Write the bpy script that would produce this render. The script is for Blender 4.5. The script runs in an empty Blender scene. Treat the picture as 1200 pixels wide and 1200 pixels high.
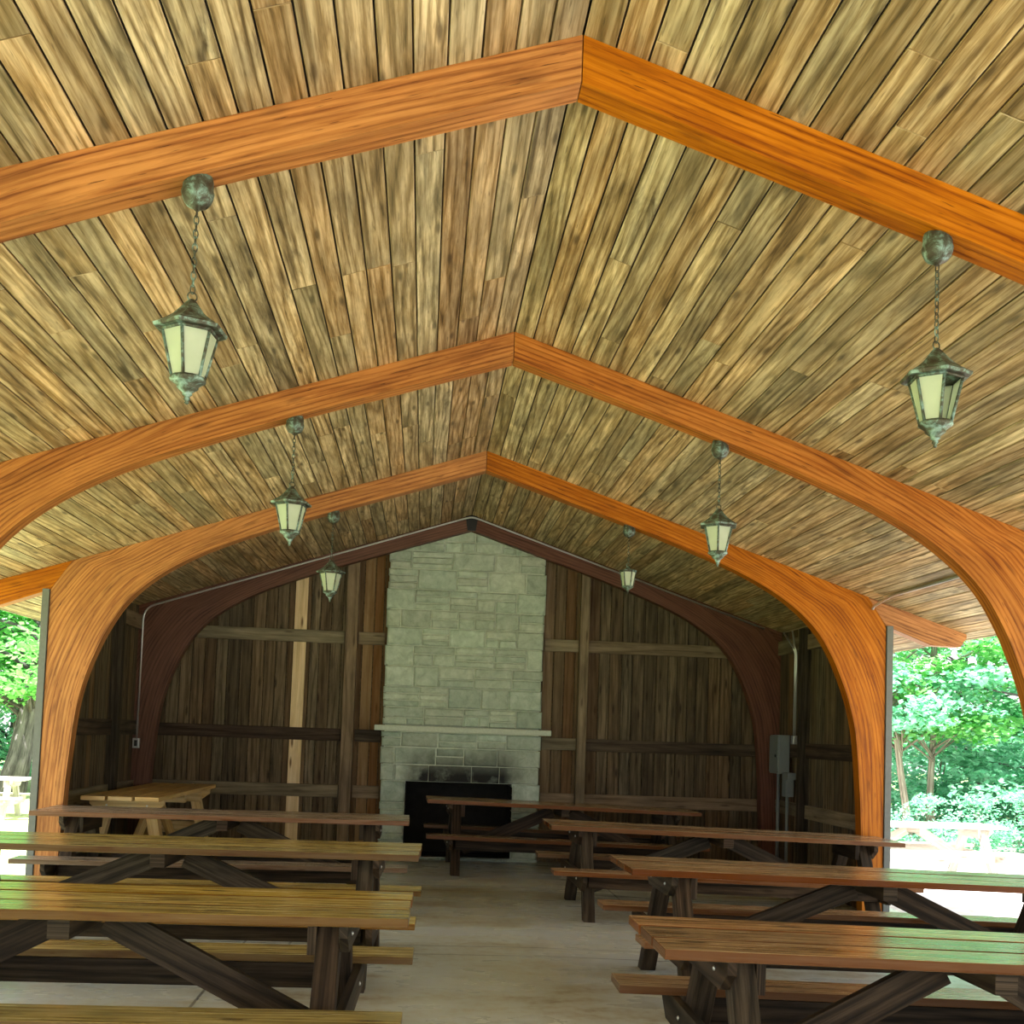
import bpy, bmesh, math, random
from mathutils import Vector, Matrix

SC = bpy.context.scene
COL = SC.collection
PI = math.pi

# ------------------------------------------------------------------ camera
cam_d = bpy.data.cameras.new('camera')
cam = bpy.data.objects.new('camera', cam_d)
COL.objects.link(cam)
FPX, CYPX = 1273.4, 783.7
cam_d.sensor_fit = 'HORIZONTAL'
cam_d.sensor_width = 36.0
cam_d.lens = 36.0 * FPX / 1200.0
cam_d.shift_y = (CYPX - 600.0) / 1200.0
cam_d.clip_end = 500
RT = Vector((0.99601651, -0.08202224, 0.03497805))
DN = Vector((0.03965105, 0.05605307, -0.99764014))
FW = Vector((0.07986806, 0.99505297, 0.05908205))
M = Matrix.Identity(4)
for i in range(3):
    M[i][0] = RT[i]; M[i][1] = -DN[i]; M[i][2] = -FW[i]
M[0][3], M[1][3], M[2][3] = -0.499, 0.0, 1.55
cam.matrix_world = M
SC.camera = cam

# ------------------------------------------------------------------ sky, sun, exposure
world = bpy.data.worlds.new('sky'); SC.world = world
world.use_nodes = True
wn = world.node_tree.nodes; wl = world.node_tree.links
wn.clear()
wo = wn.new('ShaderNodeOutputWorld'); wb = wn.new('ShaderNodeBackground')
sky = wn.new('ShaderNodeTexSky'); sky.sky_type = 'NISHITA'
sky.sun_disc = False; sky.sun_elevation = math.radians(58); sky.dust_density = 4.0; sky.air_density = 1.0
hz = wn.new('ShaderNodeMix'); hz.data_type = 'RGBA'
hz.inputs[0].default_value = 0.8
hz.inputs[7].default_value = (0.92, 0.97, 1.0, 1)
sm = wn.new('ShaderNodeVectorMath'); sm.operation = 'SCALE'; sm.inputs[3].default_value = 0.12
wl.new(sky.outputs[0], sm.inputs[0])
wl.new(sm.outputs[0], hz.inputs[6])
wl.new(hz.outputs[2], wb.inputs[0])
wb.inputs[1].default_value = 1.5
wl.new(wb.outputs[0], wo.inputs[0])

sun_d = bpy.data.lights.new('sun', 'SUN'); sun = bpy.data.objects.new('sun', sun_d); COL.objects.link(sun)
sun_d.energy = 12.0; sun_d.angle = math.radians(0.6); sun_d.color = (1.0, 0.96, 0.88)
sun_dir = Vector((-0.22, -0.50, 0.95)).normalized()      # towards the sun
sun.rotation_euler = sun_dir.to_track_quat('Z', 'Y').to_euler()
sun.location = sun_dir * 40

vs = SC.view_settings
vs.view_transform = 'Standard'; vs.look = 'None'; vs.gamma = 1.0; vs.use_curve_mapping = False
vs.exposure = 1.1
SC.cycles.max_bounces = 12
SC.cycles.diffuse_bounces = 8
SC.cycles.glossy_bounces = 4
SC.cycles.transparent_max_bounces = 8
SC.cycles.caustics_reflective = False
SC.cycles.caustics_refractive = False
SC.cycles.sample_clamp_indirect = 6.0

# ------------------------------------------------------------------ node helpers
def new_mat(name):
    m = bpy.data.materials.new(name); m.use_nodes = True
    nt = m.node_tree
    for n in list(nt.nodes): nt.nodes.remove(n)
    out = nt.nodes.new('ShaderNodeOutputMaterial')
    bs = nt.nodes.new('ShaderNodeBsdfPrincipled')
    nt.links.new(bs.outputs[0], out.inputs[0])
    return m, nt, bs, out

class N:
    def __init__(s, nt): s.nt = nt
    def add(s, t, **kw):
        n = s.nt.nodes.new(t)
        for k, v in kw.items(): setattr(n, k, v)
        return n
    def link(s, a, b): s.nt.links.new(a, b)
    def put(s, sock, v):
        if hasattr(v, 'bl_idname') or isinstance(v, bpy.types.NodeSocket): s.link(v, sock)
        else: sock.default_value = v
    def math(s, op, a, b=0.0, clamp=False):
        n = s.add('ShaderNodeMath', operation=op, use_clamp=clamp)
        s.put(n.inputs[0], a); s.put(n.inputs[1], b)
        return n.outputs[0]
    def mapr(s, v, a, b, c=0.0, d=1.0):
        n = s.add('ShaderNodeMapRange'); n.clamp = True
        s.put(n.inputs[0], v)
        for i, x in enumerate((a, b, c, d)): n.inputs[i + 1].default_value = x
        return n.outputs[0]
    def scale(s, v, sc, loc=(0, 0, 0)):
        n = s.add('ShaderNodeMapping')
        s.link(v, n.inputs[0]); n.inputs[1].default_value = loc; n.inputs[3].default_value = sc
        return n.outputs[0]
    def noise(s, v, scale, detail=3.0, rough=0.55, dist=0.0):
        n = s.add('ShaderNodeTexNoise')
        s.link(v, n.inputs['Vector']); n.inputs['Scale'].default_value = scale
        n.inputs['Detail'].default_value = detail; n.inputs['Roughness'].default_value = rough
        n.inputs['Distortion'].default_value = dist
        return n.outputs[0]
    def ramp(s, v, stops):
        n = s.add('ShaderNodeValToRGB'); s.link(v, n.inputs[0])
        e = n.color_ramp.elements
        while len(e) > 1: e.remove(e[-1])
        e[0].position = stops[0][0]; e[0].color = (*stops[0][1], 1)
        for p, c in stops[1:]:
            x = e.new(p); x.color = (*c, 1)
        return n.outputs[0]
    def mix(s, f, a, b, mode='MIX'):
        n = s.add('ShaderNodeMix', data_type='RGBA', blend_type=mode)
        s.put(n.inputs[0], f)
        for i, x in ((6, a), (7, b)):
            if isinstance(x, tuple): n.inputs[i].default_value = (*x[:3], 1)
            else: s.link(x, n.inputs[i])
        return n.outputs[2]
    def bump(s, h, strength, dist=0.01):
        n = s.add('ShaderNodeBump'); s.link(h, n.inputs['Height'])
        n.inputs['Strength'].default_value = strength; n.inputs['Distance'].default_value = dist
        return n.outputs[0]

def wood(name, dark, mid, light, var=0.25, stain=(0.05, 0.035, 0.02), stain_amt=0.5, ring=8.0, rough=0.6,
         knot=0.6, gloss=0.3, tint=None, tint_amt=0.0, hue=0.02, bump=0.25, streak=1.0, warpk=0.8, blotch=0.28, dash=0.0, ringw=0.15):
    """sawn timber; grain follows the UV map, which runs along each board in metres"""
    m, nt, bs, out = new_mat(name); n = N(nt)
    uv = n.add('ShaderNodeUVMap'); uv.uv_map = 'UVMap'; uv = uv.outputs[0]
    at = n.add('ShaderNodeAttribute', attribute_name='rnd')
    sep = n.add('ShaderNodeSeparateColor'); n.link(at.outputs[0], sep.inputs[0])
    r, g, b = sep.outputs
    fine = n.noise(n.scale(uv, (2.4, 62, 1)), 1.0, 5.0, 0.68, 0.3)
    broad = n.noise(n.scale(uv, (0.9, 9, 1)), 1.0, 4.0, 0.6, 1.2)
    warp = n.noise(n.scale(uv, (0.30, 3.0, 1)), 1.0, 2.0, 0.5, 0.2)
    sx = n.add('ShaderNodeSeparateXYZ'); n.link(uv, sx.inputs[0])
    ph = n.math('ADD', n.math('MULTIPLY', sx.outputs[1], ring * 2.2), n.math('MULTIPLY', warp, ring * warpk))
    rings = n.math('ABSOLUTE', n.math('SINE', n.math('MULTIPLY', ph, PI)))
    rings = n.math('POWER', rings, 0.7)
    v = n.math('ADD', n.math('MULTIPLY', fine, 0.55), n.math('ADD', n.math('MULTIPLY', broad, 0.36), n.math('ADD', n.math('MULTIPLY', rings, ringw), .10 - .66 * ringw)))
    base = n.ramp(v, [(0.40, dark), (0.53, mid), (0.67, light)])
    blot = n.noise(n.scale(uv, (1.5, 6, 1), (1.7, 9.1, 0)), 1.0, 4.0, 0.6, 0.5)
    bl = n.add('ShaderNodeHueSaturation'); n.link(base, bl.inputs['Color']); n.link(n.mapr(blot, 0.32, 0.68, 1 - blotch, 1 + blotch), bl.inputs['Value']); base = bl.outputs[0]
    # dark weather streaks
    st = n.noise(n.scale(uv, (1.6, 16, 1), (7.3, 2.1, 0)), 1.0, 5.0, 0.62, 0.8)
    stm = n.math('MULTIPLY', n.mapr(st, 0.52, 0.72), n.math('MULTIPLY', n.mapr(g, 0.15, 0.9), stain_amt * streak))
    base = n.mix(stm, base, stain)
    # knots
    vo = n.add('ShaderNodeTexVoronoi', voronoi_dimensions='2D'); n.link(n.scale(uv, (1.0, 4.6, 1), (3.1, 0.7, 0)), vo.inputs['Vector'])
    vo.inputs['Scale'].default_value = 1.0
    km = n.math('MULTIPLY', n.mapr(vo.outputs['Distance'], 0.03, 0.085, 1.0, 0.0), knot)
    base = n.mix(km, base, stain)
    if dash:
        dn_ = n.noise(n.scale(uv, (7, 85, 1), (2.2, 4.4, 0)), 1.0, 2.0, 0.5)
        base = n.mix(n.math('MULTIPLY', n.mapr(dn_, 0.66, 0.72), dash), base, stain)
    if tint:
        base = n.mix(n.math('MULTIPLY', b, tint_amt), base, tint)
    hs = n.add('ShaderNodeHueSaturation'); n.link(base, hs.inputs['Color'])
    n.link(n.mapr(g, 0, 1, 0.5 - hue, 0.5 + hue), hs.inputs['Hue'])
    n.link(n.mapr(g, 0, 1, 1.12, 0.88), hs.inputs['Saturation'])
    n.link(n.mapr(r, 0, 1, 1 - var, 1 + var), hs.inputs['Value'])
    n.link(hs.outputs[0], bs.inputs['Base Color'])
    n.link(n.mapr(fine, 0.3, 0.7, rough - 0.07, rough + 0.1), bs.inputs['Roughness'])
    if tint and gloss > .5:
        n.link(n.mapr(b, 0.3, 0.65, gloss, 0.12), bs.inputs['Specular IOR Level'])     # varnish is worn off the board edges
    else: bs.inputs['Specular IOR Level'].default_value = gloss
    n.link(n.bump(v, bump, 0.004), bs.inputs['Normal'])
    return m

def plain(name, col, rough=0.5, metal=0.0, nscale=30.0, namp=0.15, spec=0.5):
    m, nt, bs, out = new_mat(name); n = N(nt)
    tc = n.add('ShaderNodeTexCoord').outputs['Object']
    no = n.noise(tc, nscale, 4.0)
    c = n.mix(no, tuple(x * (1 - namp) for x in col), tuple(min(1, x * (1 + namp)) for x in col))
    n.link(c, bs.inputs['Base Color'])
    bs.inputs['Roughness'].default_value = rough; bs.inputs['Metallic'].default_value = metal
    bs.inputs['Specular IOR Level'].default_value = spec
    return m

MAT = {}
MAT['ceil'] = wood('ceiling_boards', (0.085, 0.050, 0.016), (0.31, 0.208, 0.092), (0.62, 0.48, 0.275), var=0.20, stain=(0.055, 0.032, 0.012),
                   stain_amt=1.0, ring=9, rough=0.62, hue=0.012, tint=(0.22, 0.20, 0.09), tint_amt=0.25, blotch=0.40, knot=0.75, dash=0.5, ringw=0.14)
MAT['glulam'] = wood('glulam_timber', (0.165, 0.040, 0.006), (0.345, 0.112, 0.016), (0.51, 0.195, 0.038), var=0.05, stain=(0.06, 0.015, 0.005),
                     stain_amt=0.55, ring=12, rough=0.5, knot=0.4, gloss=0.2, hue=0.005, warpk=0.35, blotch=0.12, dash=0.75)
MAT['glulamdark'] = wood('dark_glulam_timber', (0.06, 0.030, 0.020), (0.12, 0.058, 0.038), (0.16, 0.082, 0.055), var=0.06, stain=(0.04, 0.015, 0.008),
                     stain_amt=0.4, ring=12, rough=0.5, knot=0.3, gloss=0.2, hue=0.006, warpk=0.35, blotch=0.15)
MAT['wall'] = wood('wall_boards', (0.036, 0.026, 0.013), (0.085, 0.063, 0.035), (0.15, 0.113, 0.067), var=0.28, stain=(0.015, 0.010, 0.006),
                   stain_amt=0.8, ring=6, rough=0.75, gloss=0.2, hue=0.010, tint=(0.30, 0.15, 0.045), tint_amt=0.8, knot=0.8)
MAT['girt'] = wood('rough_framing', (0.10, 0.077, 0.044), (0.16, 0.126, 0.075), (0.22, 0.175, 0.11), var=0.12, stain_amt=0.4, ring=5, rough=0.75, gloss=0.2)
MAT['darkgirt'] = wood('dark_framing', (0.015, 0.012, 0.008), (0.040, 0.029, 0.019), (0.08, 0.06, 0.04), var=0.2, stain_amt=0.6, ring=6, rough=0.8, gloss=0.2)
MAT['pale'] = wood('new_board', (0.48, 0.34, 0.16), (0.64, 0.47, 0.25), (0.76, 0.60, 0.36), var=0.05, stain=(.12, .06, .02), stain_amt=0.3, ring=5, rough=0.65, gloss=0.2, blotch=.08, hue=.004, knot=.9)
EDGE = (0.115, 0.040, 0.011)
MAT['top'] = wood('varnished_top', (0.20, 0.13, 0.022), (0.49, 0.37, 0.090), (0.70, 0.58, 0.22), var=0.20, stain=(0.045, 0.022, 0.008),
                  stain_amt=0.75, ring=9, rough=0.20, knot=0.8, gloss=0.65, hue=0.008, bump=0.08, tint=EDGE, tint_amt=1.0, dash=.7)
MAT['topredlit'] = wood('varnished_top_red_lit', (0.19, 0.105, 0.045), (0.41, 0.275, 0.145), (0.60, 0.45, 0.27), var=0.18, stain=(0.05, 0.022, 0.010),  # same wood as the left tops, with the right row's redder light in its colour
                     stain_amt=0.7, ring=9, rough=0.20, knot=0.8, gloss=0.65, hue=0.008, bump=0.08, tint=EDGE, tint_amt=1.0, dash=.7)
MAT['topgrey'] = wood('weathered_top', (0.13, 0.090, 0.055), (0.30, 0.23, 0.155), (0.42, 0.34, 0.25), var=0.18, stain=(0.05, 0.026, 0.014),
                     stain_amt=0.7, ring=9, rough=0.26, knot=0.8, gloss=0.6, hue=0.008, bump=0.08, tint=EDGE, tint_amt=0.8, dash=.7)
MAT['toppale'] = wood('new_pine_top', (0.44, 0.28, 0.10), (0.62, 0.43, 0.18), (0.74, 0.56, 0.28), var=0.06, stain=(.15, .08, .03), stain_amt=0.2, ring=6, rough=0.4, gloss=0.4, blotch=.12, hue=.004)
MAT['leg'] = wood('stained_legs', (0.010, 0.007, 0.004), (0.030, 0.020, 0.012), (0.072, 0.050, 0.031), var=0.3, stain=(.012, .008, .005), stain_amt=0.6, ring=7, rough=0.6, gloss=0.14, hue=.01)
MAT['bleached'] = wood('sun_bleached_wood', (0.45, 0.42, 0.36), (0.6, 0.56, 0.5), (0.7, 0.66, 0.6), var=0.1, stain_amt=0.2, ring=7, rough=0.7, gloss=0.2)
MAT['trim'] = plain('grey_cladding_edge', (0.13, 0.14, 0.13), 0.7)
MAT['steel'] = plain('galvanised_steel', (0.55, 0.57, 0.56), 0.35, 0.7, 60, 0.1)
MAT['grey'] = plain('grey_enamel', (0.16, 0.185, 0.185), 0.5, 0.0, 25, 0.08)
MAT['blackplate'] = plain('black_steel', (0.015, 0.015, 0.016), 0.6, 0.3)
MAT['black'] = plain('black_plastic', (0.02, 0.02, 0.02), 0.5)
MAT['bolt'] = plain('bolt_steel', (0.6, 0.6, 0.58), 0.35, 0.8)

def mk_patina():
    m, nt, bs, out = new_mat('verdigris_metal'); n = N(nt)
    tc = n.add('ShaderNodeTexCoord').outputs['Object']
    a = n.noise(tc, 22.0, 5.0, 0.65, 0.6)
    geo = n.add('ShaderNodeNewGeometry')
    c = n.ramp(a, [(0.40, (0.045, 0.036, 0.022)), (0.50, (0.08, 0.095, 0.066)), (0.59, (0.17, 0.27, 0.24)), (0.72, (0.34, 0.47, 0.46))])
    n.link(c, bs.inputs['Base Color'])
    bs.inputs['Roughness'].default_value = 0.55; bs.inputs['Metallic'].default_value = 0.25
    n.link(n.bump(a, 0.3, 0.004), bs.inputs['Normal'])
    return m
MAT['patina'] = mk_patina()

def mk_glass():
    m, nt, bs, out = new_mat('frosted_glass'); n = N(nt)
    tc = n.add('ShaderNodeTexCoord').outputs['Object']
    c = n.mix(n.noise(tc, 14.0, 3.0), (0.66, 0.74, 0.58), (0.80, 0.86, 0.72))
    n.link(c, bs.inputs['Base Color'])
    bs.inputs['Roughness'].default_value = 0.35
    tr = n.add('ShaderNodeBsdfTranslucent'); n.link(c, tr.inputs[0])
    mx = n.add('ShaderNodeMixShader'); mx.inputs[0].default_value = 0.5
    n.link(bs.outputs[0], mx.inputs[1]); n.link(tr.outputs[0], mx.inputs[2])
    n.link(mx.outputs[0], out.inputs[0])
    return m
MAT['glass'] = mk_glass()

def mk_stone():
    m, nt, bs, out = new_mat('ashlar_stone'); n = N(nt)
    tc = n.add('ShaderNodeTexCoord').outputs['Object']
    at = n.add('ShaderNodeAttribute', attribute_name='rnd')
    sep = n.add('ShaderNodeSeparateColor'); n.link(at.outputs[0], sep.inputs[0])
    a = n.noise(tc, 9.0, 6.0, 0.65, 0.4)
    b = n.noise(tc, 45.0, 4.0, 0.6)
    c = n.ramp(a, [(0.3, (0.31, 0.37, 0.28)), (0.5, (0.42, 0.49, 0.38)), (0.72, (0.54, 0.61, 0.50))])
    hs = n.add('ShaderNodeHueSaturation'); n.link(c, hs.inputs['Color'])
    n.link(n.mapr(sep.outputs[0], 0, 1, 0.84, 1.14), hs.inputs['Value'])
    n.link(n.mapr(sep.outputs[1], 0, 1, 0.48, 0.53), hs.inputs['Hue'])
    # soot above the fire opening
    sx = n.add('ShaderNodeSeparateXYZ'); n.link(tc, sx.inputs[0])
    dx = n.math('ABSOLUTE', n.math('ADD', sx.outputs[0], 0.0))
    sx_m = n.mapr(dx, 0.50, 0.80, 1.0, 0.0)
    sz_m = n.math('MULTIPLY', n.mapr(sx.outputs[2], 1.02, 1.44, 1.0, 0.0), n.mapr(sx.outputs[2], 0.80, 0.90, 0.35, 1.0))
    soot = n.math('MULTIPLY', n.math('MULTIPLY', sx_m, sz_m), n.mapr(n.noise(tc, 5.0, 5.0), 0.15, 0.5))
    col = n.mix(n.math('MULTIPLY', soot, 1.0, True), hs.outputs[0], (0.022, 0.022, 0.02))
    n.link(col, bs.inputs['Base Color'])
    bs.inputs['Roughness'].default_value = 0.85; bs.inputs['Specular IOR Level'].default_value = 0.25
    h = n.math('ADD', n.math('MULTIPLY', a, 0.7), n.math('MULTIPLY', b, 0.3))
    n.link(n.bump(h, 0.8, 0.03), bs.inputs['Normal'])
    return m
MAT['stone'] = mk_stone()
MAT['mortar'] = plain('mortar', (0.50, 0.55, 0.44), 0.9, 0, 40, 0.25, 0.2)
MAT['soot'] = plain('sooted_stone', (0.018, 0.017, 0.015), 0.95, 0, 12, 0.4, 0.1)

def mk_floor():
    m, nt, bs, out = new_mat('concrete_floor'); n = N(nt)
    tc = n.add('ShaderNodeTexCoord').outputs['Object']
    sx = n.add('ShaderNodeSeparateXYZ'); n.link(tc, sx.inputs[0])
    a = n.noise(n.scale(tc, (0.5, 1.3, 1)), 1.4, 5.0, 0.6, 0.3)
    b = n.noise(tc, 14.0, 5.0, 0.6)
    c = n.ramp(n.math('ADD', n.math('MULTIPLY', a, 0.75), n.math('MULTIPLY', b, 0.25)),
               [(0.35, (0.33, 0.26, 0.16)), (0.42, (0.49, 0.47, 0.36)), (0.49, (0.60, 0.63, 0.56)), (0.60, (0.67, 0.72, 0.70))])
    lines = None
    def line(coord, pos, w=0.006):
        d = n.math('ABSOLUTE', n.math('SUBTRACT', coord, pos))
        return n.mapr(d, w, w + 0.006, 1.0, 0.0)
    for ax, ps in ((0, (-2.9, -1.70, -1.38, 1.47, 3.36)), (1, (1.6, 1.9, 4.62, 4.92, 7.66, 7.96, 10.72, 11.02))):
        for p in ps:
            l = line(sx.outputs[ax], p)
            lines = l if lines is None else n.math('MAXIMUM', lines, l)
    c = n.mix(n.math('MULTIPLY', lines, 0.75), c, (0.05, 0.045, 0.035))
    n.link(c, bs.inputs['Base Color'])
    n.link(n.mapr(a, 0.3, 0.7, 0.36, 0.22), bs.inputs['Roughness'])
    bs.inputs['Specular IOR Level'].default_value = 0.45
    n.link(n.bump(b, 0.12, 0.01), bs.inputs['Normal'])
    return m
MAT['floor'] = mk_floor()

def mk_ground():
    m, nt, bs, out = new_mat('grass_and_gravel'); n = N(nt)
    tc = n.add('ShaderNodeTexCoord').outputs['Object']
    sx = n.add('ShaderNodeSeparateXYZ'); n.link(tc, sx.inputs[0])
    a = n.noise(tc, 0.35, 5.0, 0.6)
    b = n.noise(tc, 9.0, 6.0, 0.65)
    grass = n.ramp(b, [(0.3, (0.26, 0.32, 0.12)), (0.55, (0.44, 0.50, 0.24)), (0.75, (0.60, 0.64, 0.40))])
    grav = n.ramp(b, [(0.3, (0.50, 0.46, 0.42)), (0.55, (0.62, 0.57, 0.53)), (0.75, (0.72, 0.68, 0.64))])
    f = n.math('ADD', n.mapr(sx.outputs[0], -9, 6, 0.05, 0.9), n.math('MULTIPLY', n.math('SUBTRACT', a, 0.5), 2.2))
    far = n.mapr(sx.outputs[0], 13, 18, 0, 1.5)
    f = n.mapr(n.math('SUBTRACT', f, far), 0.32, 0.5)
    n.link(n.mix(f, grass, grav), bs.inputs['Base Color'])
    bs.inputs['Roughness'].default_value = 0.9; bs.inputs['Specular IOR Level'].default_value = 0.1
    n.link(n.bump(b, 0.5, 0.05), bs.inputs['Normal'])
    return m
MAT['ground'] = mk_ground()

def mk_leaf(name, c1, c2):
    m, nt, bs, out = new_mat(name); n = N(nt)
    at = n.add('ShaderNodeAttribute', attribute_name='rnd')
    sep = n.add('ShaderNodeSeparateColor'); n.link(at.outputs[0], sep.inputs[0])
    c = n.mix(sep.outputs[0], c1, c2)
    n.link(c, bs.inputs['Base Color']); bs.inputs['Roughness'].default_value = 0.38
    bs.inputs['Specular IOR Level'].default_value = 0.9
    tr = n.add('ShaderNodeBsdfTranslucent'); n.link(c, tr.inputs[0])
    mx = n.add('ShaderNodeMixShader'); mx.inputs[0].default_value = 0.5
    n.link(bs.outputs[0], mx.inputs[1]); n.link(tr.outputs[0], mx.inputs[2])
    n.link(mx.outputs[0], out.inputs[0])
    return m
MAT['leaf'] = mk_leaf('tree_leaves', (0.09, 0.38, 0.20), (0.40, 0.76, 0.56))
MAT['leaf2'] = mk_leaf('yellowish_leaves', (0.08, 0.38, 0.06), (0.30, 0.68, 0.22))
MAT['leafdark'] = mk_leaf('deep_green_leaves', (0.035, 0.24, 0.07), (0.17, 0.52, 0.22))
MAT['bark'] = wood('bark', (0.10, 0.085, 0.065), (0.24, 0.205, 0.16), (0.40, 0.35, 0.28), var=0.15, ring=5, rough=0.9, gloss=0.1, bump=0.8)
MAT['barkdark'] = wood('dark_bark', (0.03, 0.028, 0.03), (0.08, 0.075, 0.075), (0.16, 0.15, 0.15), var=0.15, ring=5, rough=0.9, gloss=0.1, bump=0.8)
MAT['roof'] = plain('roof_shingles', (0.08, 0.07, 0.06), 0.9)

# ------------------------------------------------------------------ mesh builder
RND = random.Random(7)
class MB:
    def __init__(s): s.v = []; s.f = []; s.uv = []; s.rn = []; s.smooth = []
    def face(s, idx, uvs, rnd, smooth=False):
        s.f.append(idx); s.uv.append(uvs); s.rn.append(rnd); s.smooth.append(smooth)
    def rnd(s, b=0.0): return (RND.random(), RND.random(), b)
    def board(s, c, L, W, T, rnd=None, uvo=None, edge=None):
        """box centred at c with full edge vectors L (grain), W, T"""
        c, L, W, T = Vector(c), Vector(L), Vector(W), Vector(T)
        rnd = rnd or s.rnd(); uo = uvo or (RND.random() * 60, RND.random() * 60)
        l, w, t = L.length, W.length, T.length
        o = len(s.v)
        for a in (-.5, .5):
            for b in (-.5, .5):
                for d in (-.5, .5): s.v.append(c + L * a + W * b + T * d)
        hand = L.cross(W).dot(T) > 0
        def q(ids, uvs, rnd=rnd):
            uvs = [(x + uo[0], y + uo[1]) for x, y in uvs]
            if not hand: ids = ids[::-1]; uvs = uvs[::-1]
            s.face([o + i for i in ids], uvs, rnd)
        er = (rnd[0], rnd[1], edge) if edge is not None else rnd
        # index = a*4+b*2+d
        q([0, 2, 6, 4], [(0, 0), (0, w), (l, w), (l, 0)])          # -T
        q([1, 5, 7, 3], [(0, 0.0), (l, 0.0), (l, w), (0, w)])      # +T
        q([0, 4, 5, 1], [(0, -t - .3), (l, -t - .3), (l, -.3), (0, -.3)], er)   # -W
        q([2, 3, 7, 6], [(0, w + .3), (0, w + .3 + t), (l, w + .3 + t), (l, w + .3)], er)  # +W
        q([0, 1, 3, 2], [(0, 0), (0, t * 3), (w * .15, t * 3), (w * .15, 0)], er)   # -L
        q([4, 6, 7, 5], [(0, 0), (w * .15, 0), (w * .15, t * 3), (0, t * 3)], er)   # +L
        return s
    def prism(s, pts, ext, rnd=None, grain=None):
        """closed polygon pts (3-D, planar) extruded by vector ext; grain = direction of the grain"""
        pts = [Vector(p) for p in pts]; ext = Vector(ext); n = len(pts)
        rnd = rnd or s.rnd(); uo = (RND.random() * 60, RND.random() * 60)
        nrm = Vector((0, 0, 0))
        for i in range(n): nrm += pts[i].cross(pts[(i + 1) % n])
        if nrm.dot(ext) > 0: pts = pts[::-1]
        g = Vector(grain).normalized() if grain else (pts[1] - pts[0]).normalized()
        side = ext.normalized().cross(g)
        def uv(p, extra=0): return (p.dot(g) + uo[0], p.dot(side) + p.dot(ext.normalized()) * .98 + extra + uo[1])
        o = len(s.v)
        s.v += pts + [p + ext for p in pts]
        s.face([o + i for i in range(n)], [uv(p) for p in pts], rnd)
        s.face([o + n + i for i in reversed(range(n))], [uv(pts[i] + ext) for i in reversed(range(n))], rnd)
        for i in range(n):
            j = (i + 1) % n
            s.face([o + i, o + n + i, o + n + j, o + j],
                   [uv(pts[i]), uv(pts[i] + ext), uv(pts[j] + ext), uv(pts[j])], rnd)
        return s
    def tube(s, path, r, seg=8, caps=True, rnd=None, radii=None):
        path = [Vector(p) for p in path]; rnd = rnd or s.rnd()
        rings = []; acc = 0; us = []
        up = Vector((0, 0, 1)); prev = None
        for i, p in enumerate(path):
            a = path[max(0, i - 1)]; b = path[min(len(path) - 1, i + 1)]
            t = (b - a).normalized()
            if prev is None:
                ref = Vector((1, 0, 0)) if abs(t.dot(up)) > .9 else up
                x = t.cross(ref).normalized()
            else:
                x = (prev - t * prev.dot(t)).normalized()
            prev = x; y = t.cross(x)
            rr = radii[i] if radii else r
            ids = []
            for k in range(seg):
                an = 2 * PI * k / seg
                ids.append(len(s.v)); s.v.append(p + x * math.cos(an) * rr + y * math.sin(an) * rr)
            rings.append(ids)
            if i: acc += (path[i] - path[i - 1]).length
            us.append(acc)
        for i in range(len(rings) - 1):
            for k in range(seg):
                k2 = (k + 1) % seg
                s.face([rings[i][k], rings[i][k2], rings[i + 1][k2], rings[i + 1][k]],
                       [(us[i], k * .05), (us[i], (k + 1) * .05), (us[i + 1], (k + 1) * .05), (us[i + 1], k * .05)], rnd, True)
        if caps:
            s.face(rings[0][::-1], [(0, 0)] * seg, rnd); s.face(rings[-1], [(0, 0)] * seg, rnd)
        return s
    def lathe(s, prof, seg=16, c=(0, 0, 0), smooth=True, rot=0.0):
        c = Vector(c); rings = []; rnd = s.rnd()
        for r, z in prof:
            ids = []
            for k in range(seg):
                a = 2 * PI * k / seg + rot
                ids.append(len(s.v)); s.v.append(c + Vector((r * math.cos(a), r * math.sin(a), z)))
            rings.append(ids)
        for i in range(len(rings) - 1):
            for k in range(seg):
                k2 = (k + 1) % seg
                s.face([rings[i][k], rings[i][k2], rings[i + 1][k2], rings[i + 1][k]], [(0, 0), (.1, 0), (.1, .1), (0, .1)], rnd, smooth)
        s.face(rings[0][::-1], [(0, 0)] * seg, rnd); s.face(rings[-1], [(0, 0)] * seg, rnd)
        return s
    def torus(s, c, R, r, ax1, ax2, seg=14, ms=6, stretch=1.0):
        """ring in the plane of ax1/ax2, stretched along ax2"""
        c = Vector(c); ax1 = Vector(ax1); ax2 = Vector(ax2); nz = ax1.cross(ax2); o = len(s.v); rnd = s.rnd()
        for i in range(seg):
            a = 2 * PI * i / seg
            d = ax1 * math.cos(a) + ax2 * math.sin(a)
            ctr = c + ax1 * math.cos(a) * R + ax2 * math.sin(a) * R * stretch
            for k in range(ms):
                b = 2 * PI * k / ms
                s.v.append(ctr + d * math.cos(b) * r + nz * math.sin(b) * r)
        for i in range(seg):
            for k in range(ms):
                i2, k2 = (i + 1) % seg, (k + 1) % ms
                s.face([o + i * ms + k, o + i2 * ms + k, o + i2 * ms + k2, o + i * ms + k2], [(0, 0), (.1, 0), (.1, .1), (0, .1)], rnd, True)
        return s
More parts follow.
